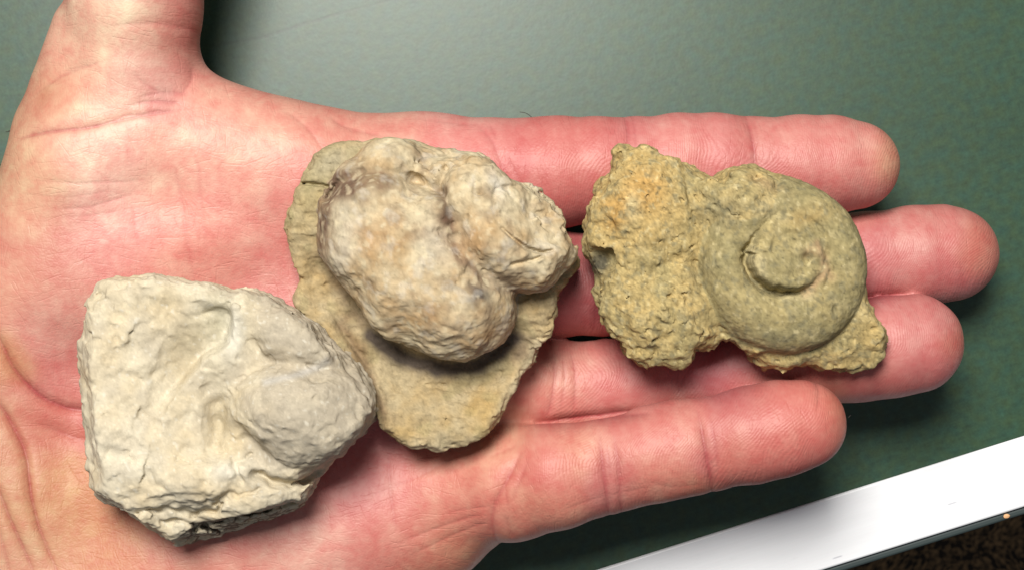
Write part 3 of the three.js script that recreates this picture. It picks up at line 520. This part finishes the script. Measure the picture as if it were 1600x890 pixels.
// the tan stone in the middle of the palm: a thick snail cast on a flaring slab
{
  const hB = 55, s = sc(hB), mid = 47, U = (x) => x / s + 800, V = (z) => z / s + 445;
  const out = outline([[456, 405], [445, 354], [452, 320], [466, 285], [480, 256], [503, 233], [540, 217], [566, 220], [602, 216], [638, 223], [681, 235], [705, 251], [735, 249], [760, 266], [784, 293], [833, 312], [858, 345], [880, 372], [892, 394], [902, 409], [887, 430], [866, 463], [860, 505], [839, 542], [814, 590], [784, 639], [762, 672], [738, 690], [705, 700], [681, 707], [668, 702], [645, 699], [620, 688], [598, 668], [578, 635], [545, 590], [505, 540], [468, 500], [455, 470], [462, 440]], hB);
  const L = [
    ell(648, 415, 55, 178, 106, 12.0, 43, hB),                        // the big whorl
    ell(584, 300, 53, 78, 54, 10.5, -35, hB),                           // its upper shoulder
    ell(612, 250, 52, 52, 34, 9.0, 0, hB),                              // knob at the top edge
    ell(776, 362, 55, 118, 70, 11.0, 48, hB),                           // second whorl
    ell(742, 305, 52.5, 66, 50, 10.0, 50, hB),
    ell(818, 352, 53.5, 72, 50, 10.0, 40, hB),                          // broken end by the fingers
    ell(846, 388, 54.5, 46, 20, 8.0, 10, hB),                           // its pointed beak
    ell(668, 282, 49.5, 56, 44, 8.5, 20, hB),
    ell(700, 340, 54, 74, 36, 9.6, 48, hB),                            // what fills the way between the two
    ell(760, 472, 52, 44, 40, 9.0, 50, hB),
  ];
  const lumps = (x, y, z) => {
    let f = ellipsoid(x, y, z, L[0]);
    f = smin(f, ellipsoid(x, y, z, L[1]), 3.5);
    f = smin(f, ellipsoid(x, y, z, L[2]), 1.4);
    f = smin(f, ellipsoid(x, y, z, L[7]), 2.5);
    f = smin(f, ellipsoid(x, y, z, L[8]), 3);
    f = smin(f, ellipsoid(x, y, z, L[9]), 4);
    let g = smin(ellipsoid(x, y, z, L[3]), ellipsoid(x, y, z, L[4]), 4);
    g = smin(g, ellipsoid(x, y, z, L[5]), 2.5);
    g = smin(g, ellipsoid(x, y, z, L[6]), 2);
    return smin(f, g, lerp(5.5, 1.6, smooth(330, 420, V(z) - 0.3 * (U(x) - 740))));
  };
  const base = (x, y, z) => {
    const wx = x + 0.8 * noise(x * 0.25, y * 0.25, z * 0.25), wz = z + 0.8 * noise(x * 0.25 + 30, y * 0.25, z * 0.25), d = out(wx, wz) + 0.16 * noise(x * 1.0, y, z * 1.0);
    if (d > 5) return d;
    const u = U(x), v = V(z);
    let up = 3.4 + 0.5 * noise(x * 0.15, 7, z * 0.15);
    up += 2.6 * smooth(440, 280, v) * smooth(640, 480, u);               // rises to the upper left
    up += 2.2 * smooth(560, 690, v);                                      // and towards the lower lip
    up -= 3.0 * groove(u, v, [[500, 440], [560, 530], [650, 590], [740, 598], [810, 550]], 34);  // trough under the whorl
    up += 1.1 * groove(u, v, [[505, 500], [545, 560], [580, 630], [610, 680]], 14) - 1.3 * groove(u, v, [[528, 500], [560, 555], [592, 620], [600, 660]], 8);
    up += 1.2 * smooth(800, 880, u) * smooth(340, 430, v);
    up += 2.5 * blob(u, v, 680, 260, 50, 30, 15);
    return slab(d, y, mid, Math.max(up, 1.2), 5.5, 2.0);
  };
  const field = (x, y, z) => {
    const a = base(x, y, z);
    const b = lumps(x, y, z);
    if (Math.min(a, b) > 4) return Math.min(a, b);
    let f = smin(a, b, 0.8);
    if (f > 3.5 || f < -3.5) return f;
    const u = U(x), v = V(z), onBase = smooth(-0.6, 0.8, b - a), rough = smooth(700, 735, u - 0.4 * (v - 300)) * smooth(360, 300, v - 0.35 * (u - 780)) + blob(u, v, 665, 262, 40, 26, 20) + 0.7 * smooth(820, 850, u);
    f += 1.4 * groove(u, v, [[470, 285], [500, 288], [512, 291]], 2.4) * smooth(40, 50, y);
    f += 1.1 * groove(u, v, [[785, 360], [800, 374], [822, 390], [846, 396], [862, 392]], 3.2) + 0.7 * groove(u, v, [[775, 300], [772, 330], [780, 352]], 4) + 0.6 * groove(u, v, [[800, 415], [830, 408], [852, 400]], 2.6);
    f += 0.9 * groove(u, v, [[700, 268], [690, 290], [700, 315], [712, 350]], 7) + 1.3 * groove(u, v + 5 * noise(x * 0.4, 3, z * 0.4), [[515, 312], [535, 288], [570, 272], [610, 274], [650, 284], [690, 305]], 9);
    f = smax(f, ((x - X(800, hB)) * 0.55 + (y - 62.5) * 0.75 - (z - Z(322, hB)) * 0.42) / 1.02 + 0.5 * facets(x * 0.25 + 2, y * 0.25, z * 0.25, 6), 0.5);
    f = smax(f, ((x - X(620, hB)) * -0.1 + (y - 64.5) * 0.9 + (z - Z(470, hB)) * 0.12) / 0.92 + 0.7 * noise(x * 0.14, y * 0.14, z * 0.14 + 31), 2);
    f -= onBase * (0.5 * noise(x * 0.16, y * 0.16, z * 0.2) + 0.36 * ridge(x * 0.7, y, z * 1.5, 0.3, 4) + 0.12 * fbm(x, y, z, 1.5, 2) - 0.22 * smooth(0.25, 0.55, noise(x * 0.6 + 70, y * 0.6, z * 1.3)));
    f -= (1 - onBase) * (1.1 * noise(x * 0.13, y * 0.13, z * 0.13 + 4) + 0.9 * facets(x * 0.12 + 3.4, y * 0.12, z * 0.12, 4) + 0.34 * fbm(x, y, z, 0.28, 3) + 0.16 * ridge(x, y, z, 0.4, 2) + 0.07 * ridge(x, y, z, 0.9, 2) + 0.06 * fbm(x, y, z, 2.0, 1));
    f -= rough * (0.32 * ridge(x, y, z * 1.3, 0.45, 3) + 0.6 * facets(x * 0.33, y * 0.33, z * 0.4, 12));
    f -= onBase * 0.42 * smooth(0.3, -3, out(x, z)) * facets(x * 0.3 + 9, y * 0.3, z * 0.42, 8);
    f -= smooth(470, 560, v - 0.25 * (u - 650)) * (1 - onBase) * 0.24 * ridge(x * 0.6 + z * 0.3, y, z * 1.4, 0.5, 2);
    return f;
  };
  const isShell = (x, y, z) => (lumps(x, y, z) < base(x, y, z) + 0.2 ? 1 : 0);
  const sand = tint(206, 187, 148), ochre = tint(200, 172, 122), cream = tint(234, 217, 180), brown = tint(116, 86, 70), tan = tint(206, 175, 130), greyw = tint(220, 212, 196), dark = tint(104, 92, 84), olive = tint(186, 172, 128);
  const colour = (x, y, z, ny, k) => {
    const u = U(x), v = V(z), n = fbm(x, y, z, 0.17, 3), m = fbm(x, y, z, 0.75, 3), j = noise(x * 0.3 + 5, y * 0.3, z * 0.3), uu = u + 16 * noise(x * 0.3, 4, z * 0.3), vv = v + 16 * noise(x * 0.3, 14, z * 0.3);
    const us = u + 0.4 * (uu - u), vs = v + 0.4 * (vv - v);
    let c;
    if (k) {
      c = mix3(tan, cream, clamp(0.62 + 0.9 * n));
      c = mix3(c, tint(204, 156, 104), 0.6 * clamp(blob(uu, vv, 590, 370, 34, 30) + blob(uu, vv, 650, 470, 60, 40) * 0.5 + blob(uu, vv, 740, 520, 50, 30) * 0.6 + blob(uu, vv, 735, 385, 34, 30)));
      c = mix3(c, greyw, 0.8 * clamp(blob(u, v, 775, 292, 12, 26, -20) + blob(u, v, 685, 380, 26, 36, -30) * 0.6 + 0.6 * blob(u, v, 540, 400, 20, 50, 20) + 0.5 * blob(u, v, 545, 340, 18, 20)));
      c = mix3(c, brown, clamp(0.72 + 0.5 * n + 0.25 * m, 0, 0.9) * clamp(1.3 * blob(us, vs, 548, 282, 26, 18, -30) + 1.4 * blob(us, vs, 594, 284, 32, 17, 12) + 1.2 * blob(us, vs, 512, 315, 16, 40, 15) + 1.2 * blob(us, vs, 503, 355, 16, 56, -8) + 0.7 * blob(us, vs, 560, 305, 40, 18) + 1.4 * blob(us, vs, 702, 345, 11, 16, -20) + 0.5 * blob(us, vs, 722, 372, 12, 14) + 0.6 * blob(us, vs, 800, 428, 14, 8) + 0.5 * blob(us, vs, 662, 248, 20, 14)));
      c = mix3(c, tint(158, 128, 98), 0.45 * clamp(blob(us, vs, 760, 400, 70, 40, 45) + 0.8 * blob(us, vs, 690, 300, 40, 40) + 0.7 * blob(us, vs, 800, 520, 40, 40)) * smooth(-0.4, 0.5, n));
      c = mix3(c, dark, 0.95 * clamp(1.5 * blob(uu, vv, 752, 464, 17, 14, 30) + 0.5 * blob(uu, vv, 745, 448, 18, 8)));
      c = mix3(c, brown, 0.65 * clamp(groove(uu, vv, [[690, 300], [700, 350], [716, 400], [760, 440], [806, 452]], 9)));
      c = mix3(c, cream, 0.5 * smooth(0.2, 0.5, noise(x * 0.9 + 5, y * 0.9, z * 0.9)) + 0.3 * smooth(0.1, 0.4, j));
      c = mix3(c, brown, 0.3 * smooth(0.1, 0.6, fbm(x + 90, y, z, 0.3, 4)));
      c = mix3(c, tint(240, 236, 224), 0.25 * smooth(0.15, 0.6, fbm(x, y + 30, z, 0.35, 4)));
    } else {
      c = mix3(sand, ochre, clamp(0.3 + 1.0 * n));
      c = mix3(c, olive, clamp(0.7 * smooth(560, 500, u) * smooth(420, 260, v) + 0.5 * smooth(0.05, 0.35, j)));
      c = mix3(c, tint(196, 186, 158), 0.7 * blob(u, v, 520, 250, 36, 20, -30));
      c = mix3(c, dark, clamp(1.3 * groove(u + 0.4 * (uu - u), v + 0.4 * (vv - v), [[575, 525], [620, 560], [680, 580], [745, 574], [800, 532]], 13) + 0.5 * blob(uu, vv, 880, 420, 22, 20)) * 0.95);  // along the trough: shadow under the whorl, painted on dark
      c = mix3(c, brown, 0.55 * clamp(groove(uu, vv, [[530, 505], [556, 550], [580, 610], [600, 660]], 12) + 0.8 * groove(u, v, [[500, 400], [520, 440], [560, 500]], 14) + blob(uu, vv, 815, 555, 16, 26, 30)));
      c = mix3(c, cream, 0.55 * clamp(groove(u, v, [[845, 540], [815, 592], [770, 660]], 10) + groove(u, v, [[650, 698], [690, 704], [740, 688]], 9) * 0.8));
      c = mix3(c, tint(214, 172, 92), 0.5 * blob(uu, vv, 755, 650, 30, 26) + 0.4 * blob(uu, vv, 625, 680, 26, 16));
    }
    return mul(c, 0.62 * (1 + (k ? 0.16 : 0.26) * grain(x, y, z) + 0.22 * m - 0.14 * smooth(0.28, 0.55, noise(x * 1.9, y * 1.9, z * 1.9 + 50))));
  };
  const stoneB = thing('fossil_stone_001', 'tan and brown stone with a thick bulging snail cast, middle of the palm', 'fossil', [X(670, hB), 41, Z(450, hB)]);
  const b = out.box;
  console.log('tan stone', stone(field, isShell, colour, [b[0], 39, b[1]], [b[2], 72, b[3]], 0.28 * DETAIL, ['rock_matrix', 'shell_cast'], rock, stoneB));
}

// the olive stone across the fingers: a coiled snail on a crumbly piece of rock
{
  const hC = 52, s = sc(hC), mid = 49, U = (x) => x / s + 800, V = (z) => z / s + 445;
  const out = outline([[975, 235], [1009, 237], [1037, 246], [1065, 261], [1089, 277], [1108, 286], [1122, 288], [1136, 273], [1164, 265], [1193, 271], [1226, 290], [1254, 311], [1282, 327], [1306, 346], [1329, 375], [1344, 403], [1351, 436], [1355, 464], [1372, 493], [1391, 526], [1393, 540], [1379, 568], [1344, 578], [1310, 580], [1290, 573], [1273, 568], [1240, 577], [1205, 576], [1183, 559], [1155, 537], [1127, 523], [1119, 530], [1105, 539], [1084, 542], [1075, 558], [1056, 566], [1013, 568], [997, 552], [985, 530], [957, 507], [945, 478], [944, 445], [952, 427], [940, 420], [928, 400], [924, 368], [931, 327], [945, 294], [961, 266]], hC);
  const CX = 1224, CY = 412;
  const dome = ell(CX - 2, CY + 4, 50.5, 138, 132, 12, 60, hC), left = ell(1010, 335, 48, 96, 108, 10, 0, hC), lowLeft = ell(1035, 485, 48, 96, 76, 9, 12, hC), bridge = ell(1160, 315, 49, 80, 60, 10.6, 20, hC);
  const coil = (x, y, z) => smax(ellipsoid(x, y, z, dome), y - 58.7 + 0.05 * (x - dome.x) + 0.04 * (z - dome.z) + 0.0085 * ((x - dome.x) ** 2 + (z - dome.z) ** 2), 2);
  const matrix = (x, y, z) => {
    const wx = x + 0.8 * noise(x * 0.45, y * 0.45, z * 0.45), wz = z + 0.8 * noise(x * 0.45 + 60, y * 0.45, z * 0.45), d = out(wx, wz) + 0.16 * noise(x * 1.0, y, z * 1.0);
    if (d > 5) return d;
    const u = U(x), v = V(z);
    let up = 4.6 + 0.8 * noise(x * 0.2, 2, z * 0.2) - 1.4 * smooth(1180, 1300, u) * smooth(470, 540, v) - 2.2 * smooth(520, 575, v) * smooth(1150, 1220, u);
    up -= 1.6 * groove(u, v, [[1090, 420], [1108, 470], [1124, 520]], 13) + 0.7 * groove(u, v, [[1090, 290], [1100, 350], [1088, 410]], 18);
    let f = slab(d, y, mid, up, 7, 3.0);
    f = smin(f, Math.max(ellipsoid(x, y, z, left), d + 0.4), 4.5);
    f = smin(f, Math.max(ellipsoid(x, y, z, lowLeft), d + 0.4), 4.5);
    f = smin(f, Math.max(ellipsoid(x, y, z, bridge), d + 0.4), 4);
    return f;
  };
  const polar = (u, v) => [Math.hypot(u - CX, v - CY + 16), Math.atan2(v - CY + 16, u - CX)];
  // the seam between the inner and the outer turn, and how open it is
  const seam = (th) => 56 + 4 * Math.cos(th - 2.2) + 2.5 * Math.sin(3 * th);
  const open = (th) => { const d = Math.atan2(Math.sin(th - 2.35), Math.cos(th - 2.35)); return Math.exp(-((d / 1.2) ** 4)); };
  const field = (x, y, z) => {
    const a = matrix(x, y, z);
    const b = coil(x, y, z);
    if (Math.min(a, b) > 5) return Math.min(a, b);
    let f = smin(a, b, lerp(3.2, 0.8, smooth(310, 400, V(z))));
    if (f > 3.5 || f < -3.5) return f;
    const u = U(x), v = V(z), onRock = smooth(-0.5, 0.7, b - a);
    f = Math.max(f, 3.1 - Math.hypot(x - X(938, hC), y - 53.5, (z - Z(407, hC)) * 1.1));                // the hole in the left edge
    if (y > 52) {
      const uu = u + 5 * noise(x * 0.35, 1, z * 0.35), vv = v + 5 * noise(x * 0.35, 11, z * 0.35), [r, th] = polar(uu, vv), rs = seam(th), op = open(th), top = 1 - onRock;
      const rr = r + 3.5 * noise(th * 5, 3, r * 0.02) + 2 * noise(th * 13, 8, 1);
      f += top * (0.3 + 2.6 * op) * Math.exp(-(((rr - rs - 4) / (3.4 + 2.4 * op)) ** 2));              // the seam
      f += top * (0.4 + 0.5 * op) * Math.exp(-(((r - rs - 9) / 15) ** 2));                               // funnel down to it
      f -= top * 0.3 * Math.exp(-(((r - rs - 44) / 24) ** 2));                                           // crest of the outer turn
      f -= top * (0.1 + 1.5 * op) * smooth(rs + 2, rs - 5, rr) * (1 - 0.75 * smooth(48, 0, r));         // raised inner turn
      f += top * 0.5 * Math.exp(-(((r - 24 - 2.5 * (th + 3.2)) / 6) ** 2));                                // and the turn inside it
      f += top * (0.9 * blob(u, v, 1250, 404, 8, 9) + 0.9 * blob(u, v, 1296, 482, 4, 9, -20) + 0.55 * groove(uu, vv, [[1252, 340], [1272, 356], [1282, 372]], 3.5) - 0.4 * groove(uu, vv, [[1240, 390], [1262, 392], [1280, 410], [1276, 440]], 7) + 0.4 * groove(uu, vv, [[1285, 390], [1290, 420], [1280, 446]], 4));
      f += 0.8 * (blob(u, v, 1175, 283, 7, 5) + blob(u, v, 1206, 296, 7, 7) + blob(u, v, 1072, 306, 5, 10, -20));
    }
    const crag = 0.6 + 0.4 * smooth(1130, 1060, u) + 0.35 * smooth(480, 540, v);
    f += onRock * 0.45 * smooth(0.3, 0.55, noise(x * 0.8, y * 0.8, z * 1.1 + 20));
    f -= onRock * crag * (0.85 * facets(x * 0.25, y * 0.25, z * 0.27, 7) + 0.3 * facets(x * 0.6 + 5, y * 0.6, z * 0.7, 7) + 0.9 * noise(x * 0.2, y * 0.2, z * 0.2 + 7) + 0.24 * fbm(x, y, z, 0.8, 3) + 0.10 * noise(x * 2.6, y * 2.6, z * 2.6));
    f -= (1 - onRock) * (0.16 * fbm(x, y, z, 0.35, 3) + 0.07 * ridge(x, y, z, 1.0, 2) + 0.08 * fbm(x, y, z, 2.2, 1));
    return f;
  };
  const isCoil = (x, y, z) => (coil(x, y, z) < matrix(x, y, z) + 0.15 && y > 46 ? 1 : 0);
  const olive = tint(182, 165, 116), yellow = tint(202, 176, 118), green = tint(165, 153, 110), orange = tint(212, 164, 92), pale = tint(222, 206, 158), grey = tint(138, 132, 104), pink = tint(206, 164, 130), darkc = tint(92, 88, 74);
  const colour = (x, y, z, ny, k) => {
    const u = U(x), v = V(z), n = fbm(x, y, z, 0.2, 3), m = fbm(x, y, z, 0.9, 3), uu = u + 16 * noise(x * 0.3, 4, z * 0.3), vv = v + 16 * noise(x * 0.3, 14, z * 0.3), j = noise(x * 0.5 + 8, y * 0.5, z * 0.5);
    let c = k ? mix3(olive, green, clamp(0.45 + 0.9 * n)) : mix3(yellow, olive, clamp(0.45 + 0.9 * n));
    c = mix3(c, orange, 0.8 * clamp(blob(uu, vv, 1000, 300, 40, 42) * 0.9 + 0.7 * blob(uu, vv, 958, 335, 20, 26) + 0.35 * blob(uu, vv, 1245, 345, 40, 12, -10)));
    c = mix3(c, pale, 0.7 * clamp(blob(u, v, 985, 325, 10, 22) + 1.2 * blob(u, v, 1180, 412, 8, 14) + 0.8 * groove(u, v, [[1168, 370], [1166, 410], [1184, 444], [1220, 462], [1260, 462]], 7) + 0.4 * blob(uu, vv, 1340, 480, 20, 14) + 0.4 * blob(uu, vv, 1195, 330, 30, 14)));
    c = mix3(c, grey, 0.6 * clamp(blob(uu, vv, 1125, 330, 26, 30) + 0.6 * blob(uu, vv, 1092, 430, 14, 26) + 0.7 * blob(uu, vv, 1220, 525, 60, 14, 4) + 0.5 * blob(uu, vv, 1350, 555, 30, 12)));
    c = mix3(c, green, 0.6 * clamp(blob(uu, vv, 1220, 440, 36, 16, 20) + blob(uu, vv, 1252, 372, 20, 18) + 0.4 * blob(uu, vv, 1150, 470, 40, 20)));
    c = mix3(c, pink, 0.5 * clamp(groove(uu, vv, [[1262, 388], [1280, 405], [1278, 430], [1258, 452]], 9) + 0.6 * blob(u, v, 1190, 290, 26, 10, 20)));
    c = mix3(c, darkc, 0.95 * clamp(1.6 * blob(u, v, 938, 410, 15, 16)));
    c = mix3(c, pale, 0.5 * smooth(0.28, 0.55, noise(x * 1.2 + 8, y * 1.2, z * 1.2)) + 0.2 * smooth(0.1, 0.5, j));
    c = mix3(c, grey, 0.55 * smooth(0.2, 0.5, fbm(x - 50, y, z, 0.7, 3)));
    return mul(c, 0.69 * (1 + (k ? 0.28 : 0.45) * grain(x, y, z) + 0.30 * m - 0.25 * smooth(0.28, 0.55, noise(x * 2.0, y * 2.0, z * 2.0 + 50))));
  };
  const stoneC = thing('fossil_stone_002', 'olive green crumbly stone with a flat coiled snail, lying across the fingers', 'fossil', [X(1160, hC), 43, Z(420, hC)]);
  const b = out.box;
  console.log('olive stone', stone(field, isCoil, colour, [b[0], 41, b[1]], [b[2], 66, b[3]], 0.28 * DETAIL, ['rock_matrix', 'coiled_shell'], rock, stoneC));
}

renderer.render(scene, camera);
